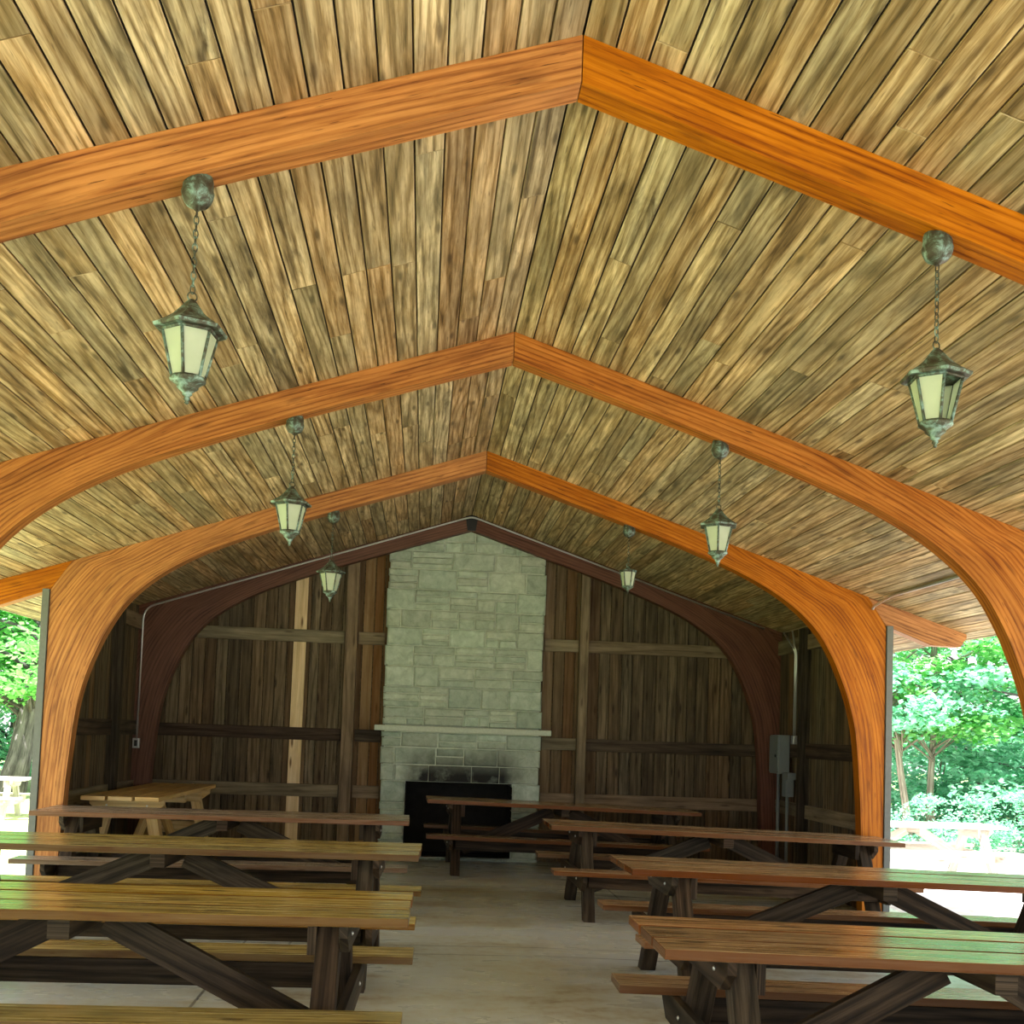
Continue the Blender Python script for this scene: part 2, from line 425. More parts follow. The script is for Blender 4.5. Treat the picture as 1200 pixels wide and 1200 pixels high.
    def build(s, name, mat, parent=None, bevel=0.0, loc=None):
        me = bpy.data.meshes.new(name)
        me.from_pydata([tuple(v) for v in s.v], [], s.f)
        me.uv_layers.new(name='UVMap')
        me.color_attributes.new('rnd', 'FLOAT_COLOR', 'CORNER')
        k = 0; U = []; Cc = []
        for uvs, rn in zip(s.uv, s.rn):
            for u in uvs: U += [u[0], u[1]]; Cc += [rn[0], rn[1], rn[2], 1.0]
        me.uv_layers['UVMap'].data.foreach_set('uv', U); me.color_attributes['rnd'].data.foreach_set('color', Cc)
        me.polygons.foreach_set('use_smooth', s.smooth)
        me.materials.append(MAT[mat] if isinstance(mat, str) else mat)
        me.update()
        o = bpy.data.objects.new(name, me); COL.objects.link(o)
        if loc: o.location = loc
        if parent: o.parent = parent
        if bevel:
            b = o.modifiers.new('bevel', 'BEVEL'); b.width = bevel; b.segments = 2; b.limit_method = 'ANGLE'
        return o

def tag(o, label, cat, group=None):
    o['label'] = label; o['category'] = cat
    if group: o['group'] = group
    return o
def thing(name, label, cat, loc=(0, 0, 0), rot=(0, 0, 0), group=None):
    o = bpy.data.objects.new(name, None); COL.objects.link(o)
    o.location = loc; o.rotation_euler = rot; o.empty_display_size = 0.2
    return tag(o, label, cat, group)
def structure(o): o['kind'] = 'structure'; return o
def copy_tree(o, parent=None):
    c = o.copy(); COL.objects.link(c)
    if parent: c.parent = parent
    for ch in list(o.children): copy_tree(ch, c)
    return c

# ------------------------------------------------------------------ dimensions of the shelter
W, RZ, SL = 3.88, 4.18, 0.327          # half width, ridge height, roof slope
YA = [3.909, 6.969, 10.029, 13.089]    # front faces of the four arches in view
TH = 0.13
Y0, YB = -4.5, 13.75                   # roof ends
EX = 4.80                              # eave
YW = 13.40                             # back wall boards
FALL = 0.022                           # slab falls to the right for drainage
def roofz(x): return RZ - SL * abs(x)
def floorz(x): return -FALL * max(0.0, x - 0.4)

# ------------------------------------------------------------------ ground and slab
def build_ground():
    mb = MB()
    xs = [-90, -60, -40, -28, -20, -14, -11, -9, -7.5, -6.5, -5.5, -4.7, -4.3, 0, 4.3, 4.7, 5.5, 6.5, 7.5, 9, 11, 14, 20, 28, 40, 60, 90]
    ys = [-50, -30, -18, -10, -5, -2, 0, 3, 6, 9, 12, 15, 18, 21, 24, 28, 34, 42, 55, 80]
    def z(x, y):
        t = min(1, max(0, (max(abs(x) - 4.4, (y - 14) * .9, (-5.0 - y) * .9)) / 4.0)); t = t * t * (3 - 2 * t)
        return -0.13 - 0.29 * t
    for y in ys:
        for x in xs: mb.v.append(Vector((x, y, z(x, y))))
    nx = len(xs)
    for j in range(len(ys) - 1):
        for i in range(nx - 1):
            a = j * nx + i
            mb.face([a, a + 1, a + nx + 1, a + nx], [(0, 0)] * 4, (0, 0, 0), True)
    structure(mb.build('ground', 'ground'))
    mb = MB()
    prof = [(-4.3, 0), (0.4, 0), (4.3, floorz(4.3))]
    ya, yb = -5.0, 14.0
    for x, zz in prof:
        for yy in (ya, yb):
            mb.v.append(Vector((x, yy, zz)))
    for x, zz in prof:
        for yy in (ya, yb):
            mb.v.append(Vector((x, yy, -0.30)))
    for i in (0, 1):
        a = i * 2
        mb.face([a, a + 2, a + 3, a + 1], [(0, 0)] * 4, (0, 0, 0))
        mb.face([a + 6, a + 7, a + 9, a + 8], [(0, 0)] * 4, (0, 0, 0))
        mb.face([a, a + 6, a + 8, a + 2], [(0, 0)] * 4, (0, 0, 0))
        mb.face([a + 1, a + 3, a + 9, a + 7], [(0, 0)] * 4, (0, 0, 0))
    mb.face([0, 1, 7, 6], [(0, 0)] * 4, (0, 0, 0)); mb.face([4, 10, 11, 5], [(0, 0)] * 4, (0, 0, 0))
    structure(mb.build('floor', 'floor'))
build_ground()

# ------------------------------------------------------------------ ceiling boards and roof
def build_ceiling():
    cosr = 1 / math.sqrt(1 + SL * SL)
    for sgn in (-1, 1):
        mb = MB()
        d = Vector((sgn * cosr, 0, -SL * cosr)); nrm = Vector((sgn * SL * cosr, 0, cosr))
        pitch = 0.132
        n = int(EX / cosr / pitch) + 1
        for i in range(n):
            s0 = i * pitch; s1 = min(s0 + pitch, EX / cosr)
            y = Y0 - RND.random() * 0.0; first = True
            while y < YB - 0.01:
                ln = RND.uniform(2.4, 4.9)
                if first: ln = RND.uniform(0.8, 4.5); first = False
                y2 = min(YB, y + ln)
                if YB - y2 < 0.4: y2 = YB
                wdt = (s1 - s0) - 0.008
                c = Vector((0, (y + y2) / 2, RZ)) + d * ((s0 + s1) / 2) + nrm * (0.011 + RND.uniform(-.001, .001))
                dk = RND.random()
                r = (RND.random() ** 0.9, RND.random(), RND.random())
                mb.board(c, (0, y2 - y - 0.005, 0), d * wdt, nrm * 0.022, rnd=r)
                y = y2
        structure(mb.build('ceiling', 'ceil', bevel=0.003))
    mb = MB()
    for sgn in (-1, 1):
        d = Vector((sgn * cosr, 0, -SL * cosr)); nrm = Vector((sgn * SL * cosr, 0, cosr))
        L = (EX + .03) / cosr
        mb.board(Vector((0, (Y0 + YB) / 2, RZ)) + d * (L / 2) + nrm * (0.0236 + 0.03), (0, YB - Y0 + .04, 0), d * L, nrm * 0.06)
    mb.board((0, (Y0 + YB) / 2, RZ + .105), (0, YB - Y0 + .04, 0), (.5, 0, 0), (0, 0, .08))
    structure(mb.build('roof', 'roof'))
build_ceiling()

# ------------------------------------------------------------------ timber arches
INNER = [(3.69, 0.0), (3.675, 0.5), (3.655, 1.0), (3.625, 1.4), (3.59, 1.7), (3.53, 1.95), (3.45, 2.17), (3.36, 2.37), (3.23, 2.585), (3.05, 2.775),
         (2.82, 2.945), (2.56, 3.09), (2.28, 3.215), (1.98, 3.33), (1.64, 3.453), (1.2, 3.602), (0.7, 3.765), (0.002, 3.994)]
OUTER = [(3.88, 0.0), (3.88, 0.5), (3.88, 1.0), (3.88, 1.4), (3.88, 1.7), (3.88, 1.98), (3.88, 2.25), (3.88, 2.48), (3.88, 2.695), (3.70, None),
         (3.45, None), (3.0, None), (2.6, None), (2.12, None), (1.70, None), (1.22, None), (0.71, None), (0.002, None)]
def smooth_profile():
    inn, out = [], []
    n = len(INNER); rf = [(x, (roofz(x) - .001) if z is None else z) for x, z in OUTER]
    for i in range(n - 1):
        p0, p1, p2, p3 = (Vector(INNER[max(0, min(n - 1, k))]) for k in (i - 1, i, i + 1, i + 2))
        m = 4 if 3 <= i <= 13 else 1
        for k in range(m):
            t = k / m
            q = .5 * (2 * p1 + (p2 - p0) * t + (2 * p0 - 5 * p1 + 4 * p2 - p3) * t * t + (3 * p1 - p0 - 3 * p2 + p3) * t ** 3)
            inn.append((q.x, q.y)); a, b = rf[i], rf[i + 1]; out.append((a[0] + (b[0] - a[0]) * t, a[1] + (b[1] - a[1]) * t))
    inn.append(INNER[-1]); out.append(rf[-1]); return inn, out
INNER, OUTER = smooth_profile()
def arch_half(sgn, parent, mat):
    mb = MB(); rnd = mb.rnd(); uo = (RND.random() * 50, RND.random() * 50)
    base = floorz(W) if sgn > 0 else 0.0
    A = [Vector((x * sgn, 0, z if i else base)) for i, (x, z) in enumerate(INNER)]
    B = [Vector((x * sgn, 0, (roofz(x) - 0.001 if z is None else z) if i else base)) for i, (x, z) in enumerate(OUTER)]
    n = len(A); e = Vector((0, TH, 0))
    u = [0.0]
    for i in range(1, n): u.append(u[-1] + (A[i] - A[i - 1]).length)
    K = 3
    def pt(i, k): return A[i].lerp(B[i], k / K)
    idx = {}
    for i in range(n):
        for k in range(K + 1):
            for y in (0, 1):
                idx[i, k, y] = len(mb.v); mb.v.append(pt(i, k) + e * y)
    def uv(i, k, y=0):
        return (u[i] + uo[0], (pt(i, k) - A[i]).length + uo[1] - (y * TH if k == 0 else -y * TH))
    def q(keys, uvs):
        ids = [idx[k] for k in keys]
        uvs2 = list(uvs)
        if sgn < 0: ids = ids[::-1]; uvs2 = uvs2[::-1]
        mb.face(ids, uvs2, rnd)
    for i in range(n - 1):
        for k in range(K):
            q([(i, k, 0), (i, k + 1, 0), (i + 1, k + 1, 0), (i + 1, k, 0)], [uv(i, k), uv(i, k + 1), uv(i + 1, k + 1), uv(i + 1, k)])
            q([(i, k, 1), (i + 1, k, 1), (i + 1, k + 1, 1), (i, k + 1, 1)], [uv(i, k), uv(i + 1, k), uv(i + 1, k + 1), uv(i, k + 1)])
        q([(i, 0, 0), (i + 1, 0, 0), (i + 1, 0, 1), (i, 0, 1)], [uv(i, 0, 0), uv(i + 1, 0, 0), uv(i + 1, 0, 1), uv(i, 0, 1)])
        q([(i, K, 0), (i, K, 1), (i + 1, K, 1), (i + 1, K, 0)], [uv(i, K, 0), uv(i, K, 1), uv(i + 1, K, 1), uv(i + 1, K, 0)])
    for i, fl in ((0, False), (n - 1, True)):
        for k in range(K):
            ks = [(i, k, 0), (i, k, 1), (i, k + 1, 1), (i, k + 1, 0)]
            if fl: ks = ks[::-1]
            q(ks, [(0, 0), (0, TH), (.1, TH), (.1, 0)])
    return mb.build('arch_half', mat, parent)

def rafter_tail(sgn, parent, mat):
    pts = [(3.702, roofz(3.702) - .001), (4.68, roofz(4.68) - .001), (4.68, 2.61), (4.62, 2.525), (4.33, 2.53), (3.882, 2.697)]
    mb = MB()
    mb.prism([(x * sgn, 0.0, z) for x, z in pts], (0, TH, 0), grain=(sgn, 0, -SL))
    o = mb.build('rafter_tail', mat, parent)
    return o

AL = ['glued timber arch nearest the camera, holding two lanterns high overhead',
      'glued timber arch second from the camera, its right haunch curving down at the picture edge',
      'bright orange timber arch standing at the front edge of the enclosed end',
      'dark brown timber arch against the back wall with black ridge plate and conduit']
for k, y in enumerate(YA):
    t = thing('timber_arch', AL[k], 'arch', (0, y, 0), group='timber arches of the shelter')
    for s in (-1, 1):
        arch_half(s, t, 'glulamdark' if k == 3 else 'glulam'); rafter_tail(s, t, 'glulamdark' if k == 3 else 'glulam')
    if k == 3:
        MB().prism([(-.075, -.012, 4.16), (0, -.012, 4.184 - .008), (.075, -.012, 4.16), (.05, -.012, 3.985), (-.05, -.012, 3.985)], (0, .012, 0)).build('ridge_plate', 'blackplate', t)

# ------------------------------------------------------------------ enclosed end: walls
def wall_boards(mb, p0, dirv, length, ztop, nrm, thick=0.022, zbot=0.0, b_of=None, pitch=0.135, zb_of=None):
    """vertical boards from p0 along dirv; ztop(s) gives the top"""
    p0 = Vector(p0); dirv = Vector(dirv); nrm = Vector(nrm)
    s = 0.0
    while s < length - .01:
        w = RND.choice((pitch, pitch, pitch * .85, pitch * 1.12)); w = min(w, length - s)
        zt = ztop(s + w / 2); c = p0 + dirv * (s + w / 2)
        b = b_of(s) if b_of else 0.0
        zbot = zb_of(s, w) if zb_of else zbot
        mb.board(Vector((c.x, c.y, (zbot + zt) / 2)) + nrm * (RND.uniform(0, .004)), (0, 0, zt - zbot), dirv * (w - .010), nrm * thick, rnd=(RND.random(), RND.random(), b))
        s += w
def build_walls():
    # back
    mb = MB()
    def orange(s):
        x = -W + s
        return RND.uniform(.35, .7) if -1.32 < x < -1.0 else (RND.uniform(.1, .3) if -1.5 < x < 1.6 else RND.uniform(0, .08))
    wall_boards(mb, (-W, YW + .011, 0), (1, 0, 0), 2 * W, lambda s: roofz(-W + s) - .012 - (.03), (0, -1, 0), zbot=-.05, b_of=orange, zb_of=lambda s, w: .99 if -W + s + w > -.74 and -W + s < .68 else -.05)
    for xa, xb, za, zb_ in ((-W, -.74, -.1, 2.76), (.68, W, -.1, 2.76), (-.74, .68, .985, 2.76)):
        mb.board(((xa + xb) / 2, YW + .045, (za + zb_) / 2), (xb - xa, 0, 0), (0, 0, zb_ - za), (0, .03, 0), rnd=(.2, .5, 0))
    mb.prism([(-W, YW + .03, 2.75), (W, YW + .03, 2.75), (W, YW + .03, roofz(W) - .02), (0, YW + .03, RZ - .02), (-W, YW + .03, roofz(W) - .02)], (0, .03, 0), rnd=(.2, .5, 0))
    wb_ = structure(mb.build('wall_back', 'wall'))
    def bar(name, x0, x1, z0, z1, y0, y1, mat, par):
        mb = MB()
        L, Wd = ((x1 - x0, 0, 0), (0, 0, z1 - z0)) if (x1 - x0) > (z1 - z0) else ((0, 0, z1 - z0), (x1 - x0, 0, 0))
        mb.board(((x0 + x1) / 2, (y0 + y1) / 2, (z0 + z1) / 2), L, Wd, (0, y1 - y0, 0))
        return mb.build(name, mat, par, bevel=.003)
    for x0, x1 in ((-3.70, -1.49), (-1.32, -1.00)):
        bar('girt', x0, x1, 2.57, 2.72, 13.345, 13.394, 'girt', wb_)
        bar('girt', x0, x1, 1.38, 1.53, 13.345, 13.394, 'darkgirt', wb_)
        bar('girt', x0, x1, 0.70, 0.85, 13.345, 13.394, 'girt', wb_)
    for x0, x1 in ((0.97, 1.395), (1.515, 3.70)):
        bar('girt', x0, x1, 2.58, 2.73, 13.345, 13.394, 'girt', wb_)
        bar('girt', x0, x1, 1.36, 1.51, 13.345, 13.394, 'darkgirt' if x0 > 1.2 else 'girt', wb_)
        bar('girt', x0, x1, 0.68, 0.83, 13.345, 13.394, 'girt', wb_)
    bar('stud', -1.475, -1.335, 0.0, roofz(1.48) - .015, 13.27, 13.394, 'girt', wb_)
    bar('stud', 1.40, 1.51, -.02, roofz(1.52) - .015, 13.27, 13.394, 'girt', wb_)
    p = bar('replacement_board', -2.105, -1.955, 0.0, roofz(2.11) - .02, 13.375, 13.392, 'pale', wb_)
    p['label'] = 'pale new pine board'
    # sides
    for sgn, nm in ((-1, 'wall_left'), (1, 'wall_right')):
        mb = MB(); fz = floorz(W) if sgn > 0 else 0
        xw = sgn * (W + .02)
        y0, y1 = YA[2] + .02, YW + .05
        wall_boards(mb, (xw, y0, 0), (0, 1, 0), y1 - y0, lambda s: roofz(W) - .015, (-sgn, 0, 0), zbot=fz, b_of=lambda s: RND.choice((0, 0, 0, .22)))
        mb.board((sgn * (W + .047), (y0 + y1) / 2, (2.9 + fz) / 2), (0, y1 - y0, 0), (0, 0, 2.86 - fz), (.03, 0, 0), rnd=(.2, .5, 0))
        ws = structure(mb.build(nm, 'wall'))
        MB().board((sgn * (W + .036), YA[2] + .0, (fz + 2.70) / 2), (0, 0, 2.695 - fz), (.06, 0, 0), (0, .036, 0)).build('corner_trim', 'trim', ws)
        ym = 12.1
        for z0, z1, mat in ((2.62, 2.79, 'girt'), (1.38, 1.55, 'darkgirt'), (.70, .85, 'girt')):
            for a, b in ((YA[2] + TH + .003, ym - .05), (ym + .05, YA[3] - .004)):
                mb = MB(); mb.board((sgn * (W - .017), (a + b) / 2, (z0 + z1) / 2), (0, b - a, 0), (0, 0, z1 - z0), (.045, 0, 0)); mb.build('girt', mat, ws, bevel=.003)
        mb = MB(); mb.board((sgn * (W - .05), ym, (fz + 2.86) / 2), (0, 0, 2.86 - fz), (0, .098, 0), (.11, 0, 0)); mb.build('stud', 'darkgirt', ws, bevel=.003)
build_walls()

# ------------------------------------------------------------------ fireplace
def build_fireplace():
    t = thing('stone_fireplace', 'tall grey-green stone fireplace and chimney breast with sooty opening in the back wall', 'fireplace', (0, 13.22, 0))
    mb = MB()
    X0, X1 = -0.985, 0.945
    FX0, FX1, FZ0, FZ1 = -0.68, 0.615, 0.03, 0.93
    def stone(x0, x1, z0, z1, y=0.0):
        g = .005; x0 += g; x1 -= g; z0 += g; z1 -= g
        if x1 - x0 < .03 or z1 - z0 < .02: return
        d = y - RND.uniform(.0, .022); b = min(.014, (z1 - z0) * .2)
        j = lambda a=.006: RND.uniform(-a, a)
        if abs(x0 - X0) < .03: x0 += RND.uniform(-.015, .018)
        if abs(x1 - X1) < .03: x1 += RND.uniform(-.018, .015)
        o = len(mb.v); rnd = mb.rnd()
        for (xx, zz) in ((x0, z0), (x1, z0), (x1, z1), (x0, z1)): mb.v.append(Vector((xx, .17, zz)))
        for (xx, zz) in ((x0, z0), (x1, z0), (x1, z1), (x0, z1)): mb.v.append(Vector((xx, d + .016, zz)))
        for (xx, zz) in ((x0 + b, z0 + b), (x1 - b, z0 + b), (x1 - b, z1 - b), (x0 + b, z1 - b)): mb.v.append(Vector((xx + j(), d + j(.004), zz + j())))
        uv = [(0, 0)] * 4
        for r in (0, 4):
            for i in range(4):
                k = (i + 1) % 4
                mb.face([o + r + i, o + r + k, o + r + 4 + k, o + r + 4 + i], uv, rnd)
        mb.face([o + 8, o + 9, o + 10, o + 11], uv, rnd)
    def course(z0, z1, x0, x1, y=0.0, top=None):
        x = x0; first = True
        while x < x1 - .01:
            w = RND.uniform(.30, .52)
            if first: w = RND.uniform(.15, .5); first = False
            if x1 - (x + w) < .16: w = x1 - x
            zt = z1 if top is None else min(z1, top(x), top(x + w))
            h = zt - z0; m = RND.random()
            if h > .02:
                if m < .50 or h < .14: stone(x, x + w, z0, zt, y)
                elif m < .85:
                    f = RND.choice((.4, .5, .6)); zm = z0 + h * f
                    if RND.random() < .4:
                        xm = x + w * RND.uniform(.4, .6); stone(x, xm, z0, zm, y); stone(xm, x + w, z0, zm, y); stone(x, x + w, zm, zt, y)
                    else: stone(x, x + w, z0, zm, y); stone(x, x + w, zm, zt, y)
                else:
                    a = z0 + h / 3; b = z0 + 2 * h / 3
                    stone(x, x + w, z0, a, y); stone(x, x + w, a, b, y); stone(x, x + w, b, zt, y)
            x += w
    yl = -0.03
    for z0, z1 in ((-.01, .03), (.03, .21), (.21, .42), (.42, .67), (.67, .93)):
        if z0 < .02: course(z0, z1, X0, X1, yl)
        else:
            course(z0, z1, X0, FX0, yl); course(z0, z1, FX1, X1, yl)
    for z0, z1 in ((.93, 1.13), (1.13, 1.34), (1.34, 1.525)): course(z0, z1, X0, X1, yl)
    z = 1.60
    while z < 4.1:
        h = RND.choice((.22, .25, .27)); course(z, z + h, X0, X1, 0.0, top=lambda x: roofz(x) - .03); z += h
    mb.build('stone_breast', 'stone', t)
    m2 = MB()
    for a, b, c, d in ((X0 + .03, FX0 - .005, -.01, 4.0), (FX1 + .005, X1 - .03, -.01, 4.0)):
        pass
    def blk(x0, x1, z0, z1, y0, y1): m2.board(((x0 + x1) / 2, (y0 + y1) / 2, (z0 + z1) / 2), (x1 - x0, 0, 0), (0, 0, z1 - z0), (0, y1 - y0, 0))
    blk(X0 + .03, FX0, -.01, 1.53, .012 + yl, .17); blk(FX1, X1 - .03, -.01, 1.53, .012 + yl, .17)
    blk(FX0, FX1, FZ1, 1.53, .012 + yl, .17); blk(FX0, FX1, -.01, FZ0, .012 + yl, .17)
    m2.prism([(X0 + .03, .014, 1.53), (X1 - .03, .014, 1.53), (X1 - .03, .014, roofz(X1) - .03), (0, .014, RZ - .03), (X0 + .03, .014, roofz(X0) - .03)], (0, .156, 0))
    m2.build('mortar_bed', 'mortar', t)
    m3 = MB()
    def b3(x0, x1, z0, z1, y0, y1): m3.board(((x0 + x1) / 2, (y0 + y1) / 2, (z0 + z1) / 2), (x1 - x0, 0, 0), (0, 0, z1 - z0), (0, y1 - y0, 0))
    # firebox: brick-like courses on the cheeks, dark back and hood
    for k in range(9):
        zz = FZ0 + k * .096
        b3(FX0 - .05, FX0 + RND.uniform(.0, .012), zz + .004, zz + .092, -.012, .62)
        b3(FX1 - RND.uniform(.0, .012), FX1 + .05, zz + .004, zz + .092, -.012, .62)
    b3(FX0 - .05, FX1 + .05, FZ0 - .05, FZ1 + .02, .60, .66)
    b3(FX0 - .05, FX1 + .05, FZ1 - .0, FZ1 + .05, .02, .66)
    b3(FX0 - .05, FX1 + .05, FZ0 - .05, FZ0, .02, .66)
    m3.build('firebox', 'soot', t)
    m4 = MB()
    m4.board((-.01, -.085, 1.5625), (2.12, 0, 0), (0, .23, 0), (0, 0, .065))
    m4.build('mantel_shelf', 'mortar', t, bevel=.008)
build_fireplace()

# ------------------------------------------------------------------ picnic tables
def picnic_table(label, x, y, yaw, L, H=0.772, Wd=0.755, top='top', legm='leg', z=None, roll=None, benches=True, group='picnic tables', bh=0.43, spread=.60):
    right = x > 0 and z is None
    if z is None: z = floorz(x)
    r = (0, (FALL if right else 0.0) if roll is None else roll, yaw)
    t = thing('picnic_table', label, 'table', (x, y, z), r, group)
    tt = .040
    mb = MB(); pw = Wd / 3
    for k in (-1, 0, 1):
        mb.board((RND.uniform(-.004, .004), k * pw, H - tt / 2 + RND.uniform(-.003, .0)), (L, 0, 0), (0, pw - .026, 0), (0, 0, tt), rnd=mb.rnd(RND.uniform(0, .25)), edge=RND.uniform(.88, 1))
    mb.build('tabletop', top, t, bevel=.004)
    ex = L / 2 - .33                      # where the legs stand
    yt, yb, lz = .19, spread, H - tt
    bo = .77                              # outer edge of the bench
    lw, ld = .10, .11
    for sx in (-1, 1):
        for sy in (-1, 1):
            mb = MB()
            xa = sx * ex - lw / 2
            mb.prism([(xa, sy * (yb - ld / 2), 0), (xa, sy * (yb + ld / 2), 0), (xa, sy * (yt + ld / 2), lz - .001), (xa, sy * (yt - ld / 2), lz - .001)],
                     (lw, 0, 0), grain=(0, sy * (yt - yb), lz))
            mb.build('leg', legm, t, bevel=.003)
        # cross cleat under the top and cross beam carrying the benches, on the outer side of the legs
        xo = sx * (ex + lw / 2 + .0195)
        mb = MB(); h2 = Wd / 2 - .02
        mb.prism([(xo - .019, -h2, lz - .001), (xo - .019, h2, lz - .001), (xo - .019, h2, lz - .05), (xo - .019, h2 - .10, lz - .125), (xo - .019, -h2 + .10, lz - .125), (xo - .019, -h2, lz - .05)],
                 (.038, 0, 0), grain=(0, 1, 0))
        mb.build('top_cleat', legm, t, bevel=.002)
        zb = bh - .042
        mb = MB(); h2 = bo - .02 if benches else .42
        mb.prism([(xo - .019, -h2, zb), (xo - .019, h2, zb), (xo - .019, h2, zb - .05), (xo - .019, h2 - .10, zb - .13), (xo - .019, -h2 + .10, zb - .13), (xo - .019, -h2, zb - .05)],
                 (.038, 0, 0), grain=(0, 1, 0))
        mb.build('bench_support', legm, t, bevel=.002)
        # inner packing block between the leg tops
        mb = MB(); xi = sx * (ex - lw / 2 - .0195)
        mb.board((xi, 0, lz - .07), (0, .56, 0), (0, 0, .136), (.038, 0, 0)); mb.build('packing_block', legm, t, bevel=.002)
        # diagonal brace from the bench support up to the middle of the top
        mb = MB()
        a = Vector((sx * (ex - lw / 2 - .045), 0, .22)); b = Vector((sx * .10, 0, lz - .055))
        dv = (b - a).normalized(); nv = Vector((-dv.z, 0, dv.x)) * .068
        mb.prism([a - nv, b - nv, b + nv, a + nv], (0, .042, 0), grain=dv)
        ob = mb.build('brace', legm, t, bevel=.002); ob.location = (0, -.021, 0)
        if sx > 0:
            mb = MB(); mb.board((0, 0, lz - .045), (0, Wd - .12, 0), (.09, 0, 0), (0, 0, .088)); mb.build('top_cleat', legm, t, bevel=.002)
        for (yy, zz) in ((-.19, lz - .06), (.19, lz - .06), (-.38, zb - .06), (.38, zb - .06)):
            mb = MB(); mb.lathe([(.010, 0), (.010, .004), (.006, .008)], 8)
            o = mb.build('bolt', 'bolt', t); o.location = (xo + sx * .019, yy, zz); o.rotation_euler = (0, sx * PI / 2, 0)
    if benches:
        for sy in (-1, 1):
            mb = MB()
            mb.board((RND.uniform(-.006, .006), sy * (bo - .125), bh - .02), (L, 0, 0), (0, .25, 0), (0, 0, .038), rnd=mb.rnd(RND.uniform(.05, .35)), edge=RND.uniform(.8, 1)); mb.build('bench', top, t, bevel=.004)
            mb = MB(); mb.board((0, sy * (bo - .23), bh - .042 - .06), (2 * ex + .02, 0, 0), (0, 0, .12), (0, .036, 0)); mb.build('bench_rail', legm, t, bevel=.002)
    return t

picnic_table('long reddish-lit picnic table nearest the camera on the right, sky sheen across its right end', 1.767, 4.398, -0.016, 2.69, H=.768, Wd=.78, top='topredlit')
picnic_table('long picnic table second from the camera in the right row, under the right lanterns', 2.366, 6.80, 0.008, 3.22, H=.78, top='topredlit')
picnic_table('picnic table third from the camera in the right row, reaching past the orange post', 2.216, 9.78, -0.003, 3.17, H=.773, top='topredlit')
picnic_table('picnic table standing right in front of the fireplace opening', 1.097, 12.36, 0.022, 3.07, H=.78, top='topredlit')
picnic_table('yellow-brown picnic table nearest the camera on the left, closest bench cut by the picture bottom', -1.945, 4.972, -0.024, 2.85, H=.77, Wd=.78)
picnic_table('yellow-brown picnic table second from the camera in the left row', -2.079, 7.20, -0.030, 3.20, H=.778)
picnic_table('grey-topped picnic table third from the camera in the left row, before the left orange post', -2.143, 9.66, 0.004, 3.12, H=.775, top='topgrey')
picnic_table('pale new pine table without benches set lengthwise in the dark left corner', -3.269, 11.76, PI / 2 - .02, 2.55, H=.83, Wd=.745, top='toppale', legm='toppale', benches=False, bh=.46, spread=.36)
picnic_table('sun-bleached picnic table outside on the ground beyond the right posts', 6.75, 15.6, .05, 2.6, z=-.34, top='bleached', legm='bleached', roll=0)
picnic_table('sun-bleached picnic table outside on the grass beyond the left posts', -9.25, 21.8, .1, 2.4, z=-.42, top='bleached', legm='bleached', roll=0)

